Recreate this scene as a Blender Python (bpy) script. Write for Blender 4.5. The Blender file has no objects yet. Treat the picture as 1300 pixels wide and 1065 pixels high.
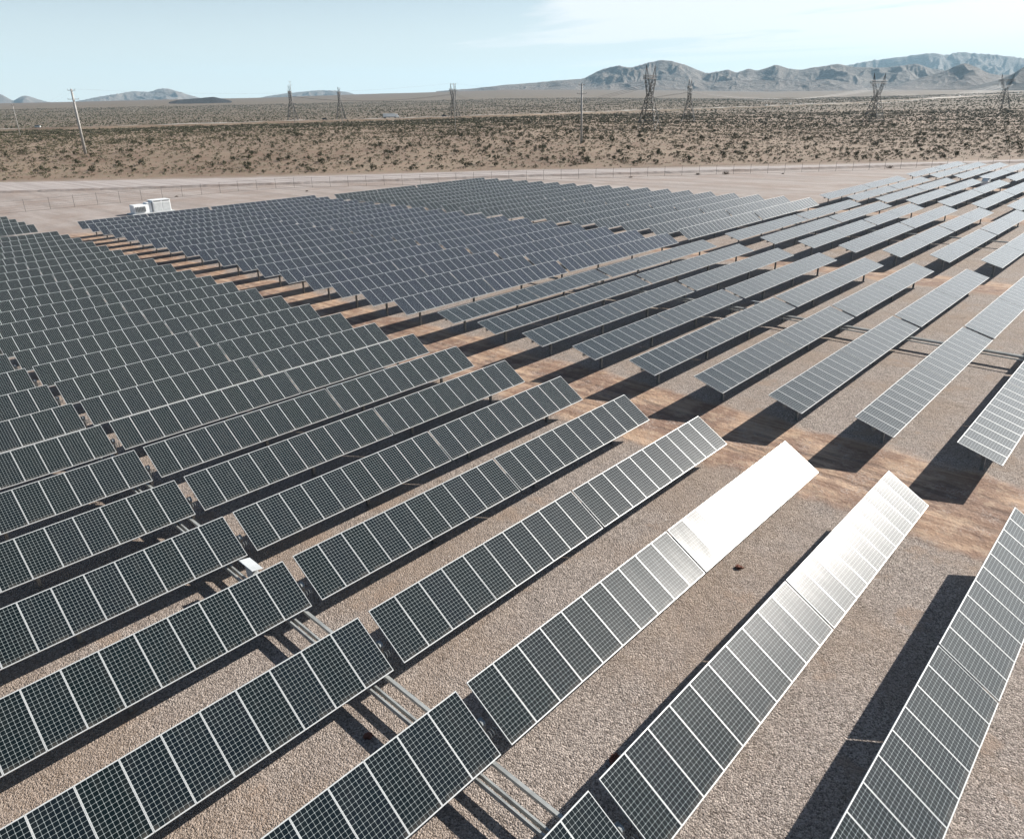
import bpy, bmesh, math, random
import numpy as np
from mathutils import Vector, Matrix, noise, Euler
random.seed(7); rng = np.random.default_rng(7)
sc = bpy.context.scene
col = sc.collection
PI = math.pi; R = math.radians

# ------------------------------------------------------------------ helpers
def tag(o, label=None, cat=None, group=None, kind=None):
    if label: o['label'] = label
    if cat: o['category'] = cat
    if group: o['group'] = group
    if kind: o['kind'] = kind
    return o
def link(name, me, parent=None, loc=(0, 0, 0), rot=(0, 0, 0)):
    o = bpy.data.objects.new(name, me); col.objects.link(o)
    if parent: o.parent = parent
    o.location = loc; o.rotation_euler = rot
    return o
def empty(name, loc=(0, 0, 0), rz=0):
    o = link(name, None, None, loc, (0, 0, rz)); o.empty_display_size = .3
    return o
class MB:
    """collects boxes, bars and tubes for ONE mesh"""
    def __init__(s): s.bm = bmesh.new(); s.mi = 0
    def _mat(s, fs):
        for f in fs: f.material_index = s.mi
    def box(s, c, d, rot=None, bevel=0):
        m = Matrix.Translation(c) @ (rot.to_matrix().to_4x4() if rot else Matrix()) @ Matrix.Diagonal((*d, 1))
        r = bmesh.ops.create_cube(s.bm, size=1, matrix=m)
        fs = {f for v in r['verts'] for f in v.link_faces}; s._mat(fs)
        if bevel:
            es = {e for f in fs for e in f.edges}
            b = bmesh.ops.bevel(s.bm, geom=list(es), offset=bevel, segments=1, affect='EDGES')
            s._mat(b['faces'])
        return s
    def bar(s, a, b, w, n=4, w2=None):
        a = Vector(a); b = Vector(b); d = b - a; L = d.length
        if L < 1e-6: return s
        q = d.to_track_quat('Z', 'Y').to_matrix().to_4x4()
        m = Matrix.Translation((a + b) / 2) @ q
        r = bmesh.ops.create_cone(s.bm, cap_ends=True, segments=n, radius1=w, radius2=w if w2 is None else w2, depth=L, matrix=m)
        s._mat({f for v in r['verts'] for f in v.link_faces}); return s
    def ball(s, c, r, d=(1, 1, 1), sub=1):
        m = Matrix.Translation(c) @ Matrix.Diagonal((*d, 1))
        q = bmesh.ops.create_icosphere(s.bm, subdivisions=sub, radius=r, matrix=m)
        s._mat({f for v in q['verts'] for f in v.link_faces}); return s
    def mesh(s, name, *mats, smooth=False):
        me = bpy.data.meshes.new(name); s.bm.to_mesh(me); s.bm.free()
        for m in mats: me.materials.append(m)
        if smooth: me.polygons.foreach_set('use_smooth', [True] * len(me.polygons))
        return me
    def build(s, name, m, parent=None, smooth=False):
        ms = m if isinstance(m, (list, tuple)) else [m]
        return link(name, s.mesh(name, *ms, smooth=smooth), parent)
def np_mesh(name, V, F, mat, smooth=False):
    me = bpy.data.meshes.new(name); V = np.asarray(V, np.float32); F = np.asarray(F, np.int32); k = F.shape[1]
    me.vertices.add(len(V)); me.vertices.foreach_set('co', V.ravel())
    me.loops.add(F.size); me.loops.foreach_set('vertex_index', F.ravel())
    me.polygons.add(len(F)); me.polygons.foreach_set('loop_start', np.arange(0, F.size, k, dtype=np.int32))
    me.polygons.foreach_set('loop_total', np.full(len(F), k, np.int32))
    me.polygons.foreach_set('use_smooth', np.full(len(F), smooth))
    me.update(calc_edges=True); me.validate(); me.materials.append(mat)
    return me
ORD = ['', 'first', 'second', 'third', 'fourth', 'fifth', 'sixth', 'seventh', 'eighth', 'ninth', 'tenth', 'eleventh', 'twelfth',
       'thirteenth', 'fourteenth', 'fifteenth', 'sixteenth', 'seventeenth', 'eighteenth', 'nineteenth', 'twentieth']
TEN = {2: 'twenty', 3: 'thirty', 4: 'forty', 5: 'fifty'}
def ordw(n):
    if n <= 20: return ORD[n]
    t, u = divmod(n, 10)
    return TEN[t] + '-' + ORD[u] if u else TEN[t][:-1] + 'ieth'

# ------------------------------------------------------------------ node helpers
class NT:
    def __init__(s, nt): s.nt = nt; nt.nodes.clear()
    def n(s, t, **k):
        x = s.nt.nodes.new(t)
        for a, b in k.items(): setattr(x, a, b)
        return x
    def set(s, sock, v):
        if isinstance(v, bpy.types.NodeSocket): s.nt.links.new(v, sock)
        elif v is not None:
            if sock.type == 'RGBA' and len(v) == 3: v = (*v, 1)
            sock.default_value = v
    def m(s, op, a, b=None, c=None, clamp=False):
        x = s.n('ShaderNodeMath', operation=op); x.use_clamp = clamp
        s.set(x.inputs[0], a)
        if b is not None: s.set(x.inputs[1], b)
        if c is not None: s.set(x.inputs[2], c)
        return x.outputs[0]
    def ss(s, v, a, b, lo=0., hi=1.):
        x = s.n('ShaderNodeMapRange', interpolation_type='SMOOTHSTEP')
        s.set(x.inputs[0], v); x.inputs[1].default_value = a; x.inputs[2].default_value = b
        x.inputs[3].default_value = lo; x.inputs[4].default_value = hi
        return x.outputs[0]
    def mix(s, f, a, b, t='MIX'):
        x = s.n('ShaderNodeMix', data_type='RGBA', blend_type=t)
        s.set(x.inputs[0], f); s.set(x.inputs[6], a); s.set(x.inputs[7], b)
        return x.outputs[2]
    def noise(s, vec, scale, detail=3, rough=.55, col=False, dist=0):
        x = s.n('ShaderNodeTexNoise'); s.set(x.inputs['Vector'], vec); x.inputs['Scale'].default_value = scale
        x.inputs['Detail'].default_value = detail; x.inputs['Roughness'].default_value = rough; x.inputs['Distortion'].default_value = dist
        return x.outputs['Color' if col else 'Fac']
    def vor(s, vec, scale, feature='F1', out='Distance', rnd=1):
        x = s.n('ShaderNodeTexVoronoi', feature=feature); s.set(x.inputs['Vector'], vec)
        x.inputs['Scale'].default_value = scale; x.inputs['Randomness'].default_value = rnd
        return x.outputs[out]
    def map(s, vec, scale=(1, 1, 1), rot=(0, 0, 0), loc=(0, 0, 0)):
        x = s.n('ShaderNodeMapping'); s.set(x.inputs[0], vec)
        x.inputs[1].default_value = loc; x.inputs[2].default_value = rot; x.inputs[3].default_value = scale
        return x.outputs[0]
    def bump(s, h, strength=.5, dist=.05, normal=None):
        x = s.n('ShaderNodeBump'); x.inputs['Strength'].default_value = strength; x.inputs['Distance'].default_value = dist
        s.set(x.inputs['Height'], h)
        if normal is not None: s.set(x.inputs['Normal'], normal)
        return x.outputs[0]
    def pbsdf(s, base, rough=.8, normal=None, metal=0, **k):
        x = s.n('ShaderNodeBsdfPrincipled'); s.set(x.inputs['Base Color'], base); s.set(x.inputs['Roughness'], rough)
        x.inputs['Metallic'].default_value = metal
        if normal is not None: s.set(x.inputs['Normal'], normal)
        for a, b in k.items(): s.set(x.inputs[a.replace('_', ' ')], b)
        o = s.n('ShaderNodeOutputMaterial'); s.nt.links.new(x.outputs[0], o.inputs[0]); return x
def mat(name):
    m = bpy.data.materials.new(name); m.use_nodes = True; return m, NT(m.node_tree)
def simple(name, c, rough=.6, metal=0, var=.12, scale=3.0, bump=0):
    m, t = mat(name); tc = t.n('ShaderNodeTexCoord').outputs['Object']
    f = t.noise(tc, scale, 4)
    c2 = tuple(x * (1 - var * 2) for x in c)
    b = t.mix(t.ss(f, .35, .7), c, c2)
    nr = t.bump(f, .3, bump) if bump else None
    t.pbsdf(b, rough, nr, metal); return m

# ------------------------------------------------------------------ materials
M = {}
def panel_mat(c1=(.0015, .005, .0046), c2=(.0028, .0055, .0075), c3=(.004, .0085, .0085)):
    m, t = mat('solar_glass'); tc = t.n('ShaderNodeTexCoord').outputs['Object']
    sx = t.n('ShaderNodeSeparateXYZ'); t.set(sx.inputs[0], tc)
    u = t.m('MULTIPLY_ADD', sx.outputs[0], 16 / 2.02, 8.0)      # 16 cells across the slope
    v = t.m('MULTIPLY_ADD', sx.outputs[1], 8 / 1.006, 4.0)      # 8 along the row
    fu = t.m('FRACT', u); fv = t.m('FRACT', v)
    eu = t.m('MINIMUM', fu, t.m('SUBTRACT', 1., fu)); ev = t.m('MINIMUM', fv, t.m('SUBTRACT', 1., fv))
    line = t.m('LESS_THAN', t.m('MINIMUM', eu, ev), .029)
    cor = t.m('LESS_THAN', t.m('ADD', eu, ev), .15)
    msk = t.m('MAXIMUM', line, cor)
    oi = t.n('ShaderNodeObjectInfo').outputs['Random']
    cell = t.mix(oi, c1, c2)
    fl = t.n('ShaderNodeCombineXYZ'); t.set(fl.inputs[0], t.m('FLOOR', u)); t.set(fl.inputs[1], t.m('FLOOR', v)); t.set(fl.inputs[2], t.m('MULTIPLY', oi, 37.))
    wn = t.n('ShaderNodeTexWhiteNoise'); t.set(wn.inputs[0], fl.outputs[0])
    cell = t.mix(t.m('MULTIPLY', wn.outputs[0], .5), cell, c3)
    ofs = t.n('ShaderNodeCombineXYZ'); t.set(ofs.inputs[2], t.m('MULTIPLY', oi, 90.))
    va = t.n('ShaderNodeVectorMath', operation='ADD'); t.set(va.inputs[0], tc); t.set(va.inputs[1], ofs.outputs[0])
    dirt = t.noise(t.map(va.outputs[0], (.7, 2.2, 1)), 1.6, 5, .62)
    base = t.mix(msk, cell, (.25, .275, .27))
    edge = t.m('MULTIPLY', t.ss(sx.outputs[0], .80, 1.0), t.ss(dirt, .35, .6))          # dust washed down to the low edge
    base = t.mix(t.m('ADD', t.ss(dirt, .35, .85, 0, .02), t.m('MULTIPLY', edge, .10)), base, (.42, .36, .30))
    rg = t.m('MULTIPLY_ADD', dirt, .08, .045)
    bow = t.m('ADD', t.m('MULTIPLY', sx.outputs[0], sx.outputs[0]), t.m('MULTIPLY', t.m('MULTIPLY', sx.outputs[1], sx.outputs[1]), 2.))
    nb = t.bump(bow, 1., .006)                                  # the glass sags a few millimetres between its frames
    b = t.pbsdf(base, rg, nb, 0, IOR=1.5); t.set(b.inputs['Coat Normal'], nb)
    b.inputs['Coat Weight'].default_value = .15; b.inputs['Coat Roughness'].default_value = .28; b.inputs['Specular IOR Level'].default_value = .42; b.inputs['Sheen Weight'].default_value = .24; b.inputs['Sheen Roughness'].default_value = .35
    b.inputs['Coat IOR'].default_value = 1.5
    return m
M['glass'] = panel_mat(); M['glass_sky_tint'] = panel_mat((.0022, .0056, .012), (.0035, .006, .018), (.0045, .0085, .020))  # second copy: blue sky reflection painted into the cell colours
M['frame'] = simple('anodised_frame', (.50, .51, .50), .4, .1, .08, 2)
M['steel'] = simple('galvanised_steel', (.26, .275, .275), .45, .35, .15, 4)
M['dark_steel'] = simple('dark_lattice_steel', (.055, .053, .05), .6, .2, .15, .5)
M['pale_steel'] = simple('pale_strut', (.36, .37, .355), .5, .1, .15, 2)
M['white'] = simple('white_paint', (.78, .79, .78), .45, 0, .06, 1.5)
M['offwhite'] = simple('weathered_white_box', (.48, .50, .50), .5, 0, .08, 2)
M['grey'] = simple('grey_louvre', (.28, .29, .29), .6, 0, .1, 2)
M['wood'] = simple('weathered_pole_wood', (.44, .42, .39), .8, 0, .22, 2.5)
M['pole_dark'] = simple('dark_fitting', (.08, .08, .08), .6, 0, .1, 2)
M['wire'] = simple('wire', (.06, .06, .06), .5, .3, .05, 1)
M['rubber'] = simple('tyre_rubber', (.03, .03, .03), .8, 0, .1, 5)
M['glassdark'] = simple('vehicle_glass', (.02, .025, .03), .1, 0, .05, 2)
M['carblack'] = simple('dark_car_paint', (.03, .035, .04), .3, 0, .05, 1)
M['twig'] = simple('dry_twig', (.16, .12, .085), .9, 0, .2, 8)
M['rust'] = simple('dry_rusty_weed', (.20, .075, .045), .9, 0, .3, 6)
M['fence'] = simple('fence_metal', (.10, .095, .09), .6, .2, .1, 2)
def shrub_mat(name, c1, c2):
    m, t = mat(name); g = t.n('ShaderNodeNewGeometry'); oi = t.n('ShaderNodeObjectInfo').outputs['Random']
    f = t.noise(g.outputs['Position'], 1.1, 3); f2 = t.noise(g.outputs['Position'], .02, 2)
    c = t.mix(t.ss(f, .35, .65), c1, c2)
    c = t.mix(t.ss(f2, .4, .65, 0, .5), c, (.085, .072, .042))
    t.pbsdf(c, .85); return m
M['shrub'] = shrub_mat('creosote_leaves', (.030, .033, .011), (.070, .066, .027))

# ------------------------------------------------------------------ terrain
def amax(az):
    return np.interp(az, [-90, -77, -72.7, -68, -61.4, -54.9, -48.6, -44, -38.8, -32.5, -26, -20.8, -16.5, -13, -10, 0],
                     [.0205, .0207, .0212, .0222, .0224, .0246, .0252, .0262, .024, .0203, .0152, .0134, .0118, .0098, .0073, .006])
KE = np.array([0, 30, 80, 150, 250, 400, 620, 1050, 1750, 3250.])
HL = np.array([0, 1.8, 5.6, 7.2, 8.6, 9.4, 9.9, 16, 31, 75.])
HR = np.array([0, .2, .5, .9, 1.3, 2.2, 5.2, 11.5, 20.5, 37.])
CAMZ = 17.335
def terr(x, y, bumps=True):
    x = np.asarray(x, float); y = np.asarray(y, float)
    d = np.hypot(x, y) + 1e-6; az = np.degrees(np.arctan2(x, y))
    w = np.clip((-az - 20) / 25, 0, 1); w = w * w * (3 - 2 * w)
    c = np.clip(np.cos(np.radians(az + 41.8)), .2, 1); e = d - 225 / c
    top = amax(az) * 6000 + CAMZ
    tot = 0
    for k in (.8, .9, 1., 1.1, 1.2):
        ee = np.maximum(e * k, 0)
        h = w * np.interp(ee, KE, HL) + (1 - w) * np.interp(ee, KE, HR)
        f = np.clip((ee - 3250) / 2500, 0, 1)
        h = h + f * (top - h)
        tot = tot + h
    h = tot / 5
    if bumps:
        g = np.clip((e - 8) / 80, 0, 1)
        h = h + g * (.35 * np.sin(x * .061 + 1.3 * np.sin(y * .037)) * np.sin(y * .053 + 1.1 * np.sin(x * .029)) + .18 * np.sin(x * .19 + y * .07) * np.sin(y * .23 - x * .05))
        h = h + np.clip((e - 300) / 1500, 0, 1) * .7 * np.sin(x * .011 + 2 * np.sin(y * .006)) * np.sin(y * .013)
    return h
def T(x, y): return float(terr(x, y))
def polar(az, d): a = R(az); return d * math.sin(a), d * math.cos(a)
def on_ray(az, a):
    """distance at which the terrain is met by a sight line of slope a"""
    ds = np.geomspace(225, 6000, 4000); A = R(az)
    h = terr(ds * math.sin(A), ds * math.cos(A), False); i = np.argmax((h - CAMZ) / ds >= a)
    return float(ds[i])

# ------------------------------------------------------------------ ground
def ground_mat():
    m, t = mat('desert_ground'); P = t.n('ShaderNodeNewGeometry').outputs['Position']
    s0 = t.n('ShaderNodeSeparateXYZ'); t.set(s0.inputs[0], P)
    # ragged edges: shift the coordinates with noise before testing them
    wob = t.m('MULTIPLY_ADD', t.noise(P, .35, 4), 3.2, -1.6)
    X = t.m('ADD', s0.outputs[0], wob); Y = t.m('ADD', s0.outputs[1], wob)
    Y2 = t.m('ADD', s0.outputs[1], t.m('MULTIPLY_ADD', t.noise(P, .5, 5), 2.6, -1.3))
    def band(v, a, b, s): return t.m('MULTIPLY', t.ss(v, a - s, a + s), t.ss(v, b - s, b + s, 1, 0))
    # gravel
    v1 = t.vor(P, 19, out='Color'); d1 = t.vor(P, 19)
    v2 = t.vor(P, 42, out='Color'); d2 = t.vor(P, 42)
    sv = t.n('ShaderNodeSeparateColor'); t.set(sv.inputs[0], v1); r1 = sv.outputs[0]
    sw = t.n('ShaderNodeSeparateColor'); t.set(sw.inputs[0], v2); r2 = sw.outputs[1]
    big = t.noise(P, .12, 4, .6); mid = t.noise(P, .9, 4, .6)
    g = t.mix(t.ss(r1, .1, .9), (.075, .056, .045), (.52, .44, .385))
    gb = t.mix(t.ss(r2, .1, .9), (.062, .046, .037), (.52, .44, .38))
    g = t.mix(.5, g, gb)
    g = t.mix(t.ss(big, .42, .62, 0, .75), g, t.mix(.5, g, (.27, .185, .12)))
    g = t.mix(t.ss(mid, .45, .75, 0, .35), g, (.26, .21, .18))
    hg = t.m('ADD', t.m('MULTIPLY', d1, -1.), t.m('MULTIPLY', d2, -.5))
    hg = t.m('ADD', hg, t.m('MULTIPLY', t.noise(P, 2.2, 4, .6), 1.2))
    v3 = t.vor(P, 3.1, out='Color'); d3 = t.vor(P, 3.1); sq = t.n('ShaderNodeSeparateColor'); t.set(sq.inputs[0], v3)
    rockm = t.m('MULTIPLY', t.m('GREATER_THAN', sq.outputs[0], .86), t.m('LESS_THAN', d3, t.m('MULTIPLY', sq.outputs[1], .22)))
    g = t.mix(t.m('MULTIPLY', rockm, .8), g, t.mix(sq.outputs[2], (.10, .07, .055), (.48, .42, .37)))
    bare = t.ss(t.noise(P, .33, 5, .65), .56, .66)
    g = t.mix(t.m('MULTIPLY', bare, .7), g, (.30, .22, .165))
    wsh = t.ss(t.noise(t.map(P, (.9, .09, 1), (0, 0, R(12))), 1., 5, .7), .60, .70)
    g = t.mix(t.m('MULTIPLY', wsh, .4), g, (.17, .125, .10))
    # orange graded dirt of the service aisles
    trk = t.noise(t.map(P, (.035, 1.5, 1)), 1.0, 5, .65); pat = t.noise(P, .28, 5, .6)
    dl = t.mix(t.ss(trk, .35, .65), (.21, .122, .075), (.44, .30, .20))
    dl = t.mix(t.ss(pat, .44, .56, 0, .8), dl, (.175, .10, .068))
    dl = t.mix(t.ss(t.noise(P, 1.1, 6, .7), .52, .62, 0, .6), dl, (.40, .29, .20))
    dl = t.mix(t.ss(t.noise(P, 3., 4), .45, .75, 0, .35), dl, (.30, .22, .165))
    # paired wheel ruts running along the lanes
    wy = t.m('ADD', s0.outputs[1], t.m('MULTIPLY_ADD', t.noise(t.map(P, (.06, .06, 1)), 1., 3), 3.4, -1.7))
    ruts = None
    for c0 in (33.2, 35.0, 35.9, 34.2, 81.0, 82.7, 129.2, 130.8, 176.5, 178.2):
        r_ = t.ss(t.m('ABSOLUTE', t.m('SUBTRACT', wy, c0)), .10, .26, 1, 0); ruts = r_ if ruts is None else t.m('MAXIMUM', ruts, r_)
    ruts = t.m('MULTIPLY', ruts, t.ss(t.noise(P, .7, 4, .7), .38, .55))
    dl = t.mix(t.m('MULTIPLY', ruts, .55), dl, (.12, .075, .055))
    st = t.m('MULTIPLY', t.ss(t.noise(P, .8, 5, .7), .5, .62), t.ss(r1, .55, .7))
    dl = t.mix(t.m('MULTIPLY', st, .6), dl, (.40, .33, .28))
    a1 = band(t.m('ADD', Y2, t.m('MULTIPLY_ADD', t.noise(P, .16, 5, .6), 5., -2.5)), 30.8, 38.6, .7); a2 = band(Y2, 78.9, 84.9, .9); a3 = band(Y2, 127.6, 132.2, .8); a4 = band(Y2, 173.6, 180.4, .8)
    aisle = t.m('MAXIMUM', t.m('MAXIMUM', a1, a2), t.m('MAXIMUM', a3, a4))
    # bare pale soil round the outside
    pe = t.mix(t.ss(t.noise(t.map(P, (.02, .25, 1), (0, 0, R(-42))), 1., 5, .6), .35, .65), (.235, .197, .173), (.325, .28, .25))
    pe = t.mix(t.ss(t.noise(P, .09, 5, .65), .4, .7, 0, .7), pe, (.225, .165, .13))
    pe = t.mix(t.ss(t.noise(P, 2.2, 4, .7), .55, .8, 0, .5), pe, (.17, .13, .105))
    out1 = t.ss(X, -139, -130, 1, 0)
    out2 = t.m('MULTIPLY', t.ss(Y, 125, 131), t.ss(X, -57, -51, 1, 0))
    out3 = t.ss(t.m('ADD', t.m('MULTIPLY', X, -.667), t.m('MULTIPLY', Y, .745)), 166, 182)
    per = t.m('MAXIMUM', t.m('MAXIMUM', out1, out2), out3)
    # scrub desert beyond the road
    lin = t.m('ADD', t.m('MULTIPLY', s0.outputs[0], -.667), t.m('MULTIPLY', s0.outputs[1], .745))
    dz = t.ss(t.m('ADD', lin, t.m('MULTIPLY', wob, 2.)), 222, 231)
    de = t.mix(t.ss(t.noise(P, .022, 5, .6), .38, .62), (.16, .10, .064), (.23, .158, .108))
    de = t.mix(t.ss(t.noise(P, .35, 4, .6), .42, .62, 0, .65), de, (.19, .155, .10))
    de = t.mix(t.ss(t.noise(P, 1.3, 4, .6), .52, .72, 0, .6), de, (.125, .095, .07))
    ln = t.n('ShaderNodeVectorMath', operation='LENGTH'); t.set(ln.inputs[0], P); L = ln.outputs['Value']
    spk = t.m('MULTIPLY', t.ss(t.noise(P, .21, 3, .75), .42, .58), t.ss(L, 600, 1200))
    de = t.mix(t.m('MULTIPLY', spk, t.ss(L, 3000, 7000, .9, .6)), de, (.05, .046, .024))
    far = t.mix(t.ss(t.noise(t.map(P, (.0004, .0016, 1), (0, 0, R(-42))), 1., 5, .6), .35, .65), (.125, .08, .055), (.085, .068, .04))
    de = t.mix(t.ss(L, 1800, 5000, 0, .75), de, far)
    c = t.mix(aisle, g, dl); c = t.mix(per, c, pe); c = t.mix(dz, c, de)
    soft = t.m('MAXIMUM', t.m('MAXIMUM', aisle, per), dz)
    hs = t.m('SUBTRACT', t.m('MULTIPLY', t.noise(P, 5., 5, .7), 1.6), t.m('MULTIPLY', ruts, .5))
    mx = t.n('ShaderNodeMix'); mx.data_type = 'FLOAT'; t.set(mx.inputs[0], soft); t.set(mx.inputs[2], hg); t.set(mx.inputs[3], hs)
    n1 = t.bump(mx.outputs[0], 1., .045); n2 = t.bump(t.noise(P, .6, 4), .6, .25, n1)
    t.pbsdf(c, .92, n2); return m
M['ground'] = ground_mat()
def build_ground():
    rad = np.concatenate([[0], np.linspace(4, 330, 130), np.geomspace(335, 17000, 130)])
    azs = np.radians(np.concatenate([np.linspace(-100, 20, 241), np.linspace(26, 254, 39)]))
    n = len(azs); V = [(0, 0, 0)]
    A, D = np.meshgrid(azs, rad[1:]); X = D * np.sin(A); Y = D * np.cos(A); Z = terr(X, Y)
    V = np.concatenate([[[0, 0, 0]], np.stack([X, Y, Z], -1).reshape(-1, 3)])
    F = []
    idx = 1 + np.arange(len(rad) - 1)[:, None] * n + np.arange(n)[None]
    a = idx[:-1]; b = idx[1:]
    F = np.stack([a, b, np.roll(b, -1, 1), np.roll(a, -1, 1)], -1).reshape(-1, 4)[:, ::-1]
    me = np_mesh('ground', V, F, M['ground'], True)
    bm = bmesh.new(); bm.from_mesh(me); bm.verts.ensure_lookup_table()
    for i in range(n): bm.faces.new((bm.verts[0], bm.verts[1 + i], bm.verts[1 + (i + 1) % n]))
    bmesh.ops.recalc_face_normals(bm, faces=bm.faces)
    if bm.faces[0].normal.z < 0: bmesh.ops.reverse_faces(bm, faces=bm.faces)
    bm.to_mesh(me); bm.free()
    tag(link('ground', me), kind='structure')
build_ground()

def strip(name, left, right, m, lift, sub=24, jit=0.0, across=4):
    """road sheet between two polylines, following the terrain"""
    def res(P):
        P = np.array(P, float); s = np.concatenate([[0], np.cumsum(np.hypot(*np.diff(P, axis=0).T))]); t = np.linspace(0, s[-1], sub)
        return np.stack([np.interp(t, s, P[:, 0]), np.interp(t, s, P[:, 1])], -1)
    a, b = res(left), res(right)
    if jit: a += rng.normal(0, jit, a.shape); b += rng.normal(0, jit, b.shape)
    w = np.linspace(0, 1, across + 1)[None, :, None]; G = a[:, None] * (1 - w) + b[:, None] * w
    Z = terr(G[..., 0], G[..., 1]) + lift
    V = np.concatenate([G, Z[..., None]], -1).reshape(-1, 3); k = across + 1
    i = np.arange(sub - 1)[:, None] * k + np.arange(across)[None]
    F = np.stack([i, i + 1, i + k + 1, i + k], -1).reshape(-1, 4)
    o = link(name, np_mesh(name, V, F, m, True))
    return tag(o, kind='structure')
m, t = mat('graded_dirt_road'); P = t.n('ShaderNodeNewGeometry').outputs['Position']
n_ = t.noise(t.map(P, (.01, .5, 1), (0, 0, R(-42))), 1., 5, .6)
c_ = t.mix(t.ss(n_, .35, .65), (.26, .225, .205), (.36, .315, .29))
c_ = t.mix(t.ss(t.noise(P, .25, 5, .7), .5, .75, 0, .6), c_, (.21, .165, .14))
t.pbsdf(c_, .9, t.bump(t.noise(P, 2., 4), .5, .1)); M['road'] = m
m, t = mat('highway_asphalt'); P = t.n('ShaderNodeNewGeometry').outputs['Position']
t.pbsdf(t.mix(t.noise(P, .03, 4), (.34, .31, .27), (.46, .42, .37)), .9); M['hwy'] = m
strip('dirt_road', [(-560, -150), (-400, -45), (-274, 58), (-207, 114), (-157, 165), (-93, 215), (-43, 265), (60, 365), (200, 500)],
      [(-480, -170), (-330, -50), (-238, 50), (-185, 103), (-143, 150), (-89, 203), (-33, 262), (66, 356), (206, 490)], M['road'], .03, 160, .35)
# the highway: sight-line slopes along it give its distance on the terrain
HW = [(-100, -.0087), (-90, -.0088), (-77.36, -.0087), (-73, -.0096), (-61.7, -.0094), (-52.2, -.0091), (-44, -.0085), (-34.7, -.0068), (-24.8, -.005), (-16.4, -.0015), (-10, .0030), (-4, .004)]
hwaz = np.linspace(-100, -4, 97); hwa = np.interp(hwaz, [a for a, _ in HW], [b for _, b in HW])
hwd = np.array([on_ray(a, b) for a, b in zip(hwaz, hwa)])
for _ in range(12): hwd[1:-1] = (hwd[:-2] + 2 * hwd[1:-1] + hwd[2:]) / 4
def hwy_d(az): return float(np.interp(az, hwaz, hwd))
strip('highway', [polar(a, d - 11) for a, d in zip(hwaz, hwd)], [polar(a, d + 11) for a, d in zip(hwaz, hwd)], M['hwy'], 2.4, 240)
def ridge(name, line, half, top, h, sub, m, jit=0., crown=True):
    """long bank of earth: foot, shoulder, shoulder, foot"""
    P = np.array(line, float); s = np.concatenate([[0], np.cumsum(np.hypot(*np.diff(P, axis=0).T))]); t = np.linspace(0, s[-1], sub)
    C = np.stack([np.interp(t, s, P[:, 0]), np.interp(t, s, P[:, 1])], -1); D = np.gradient(C, axis=0); D /= np.linalg.norm(D, axis=1)[:, None]
    N = np.stack([-D[:, 1], D[:, 0]], -1); V = []
    hh = h * (1 + (rng.normal(0, jit, sub) if jit else np.zeros(sub)))
    for o, k in ((-half, -.3), (-top, 1), (top, 1), (half, -.3)):
        q = C + N * o; V.append(np.concatenate([q, (terr(q[:, 0], q[:, 1]) + np.where(k > 0, hh * k, k))[:, None]], 1))
    V = np.stack(V, 1).reshape(-1, 3); i = np.arange(sub - 1)[:, None] * 4 + np.arange(3)[None]
    F = np.stack([i, i + 4, i + 5, i + 1], -1).reshape(-1, 4)
    tag(link(name, np_mesh(name, V, F[:, ::-1], m, False)), kind='structure')
ridge('highway_embankment', [polar(a, d) for a, d in zip(hwaz, hwd)], 19, 11.4, 2.36, 240, M['ground'])
ridge('dirt_berm', [(-300, -12), (-235, 47), (-185, 101), (-143, 148), (-89, 201), (-34, 260.5), (60, 350)], 2.2, .3, .5, 420, M['ground'], .07)

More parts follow.
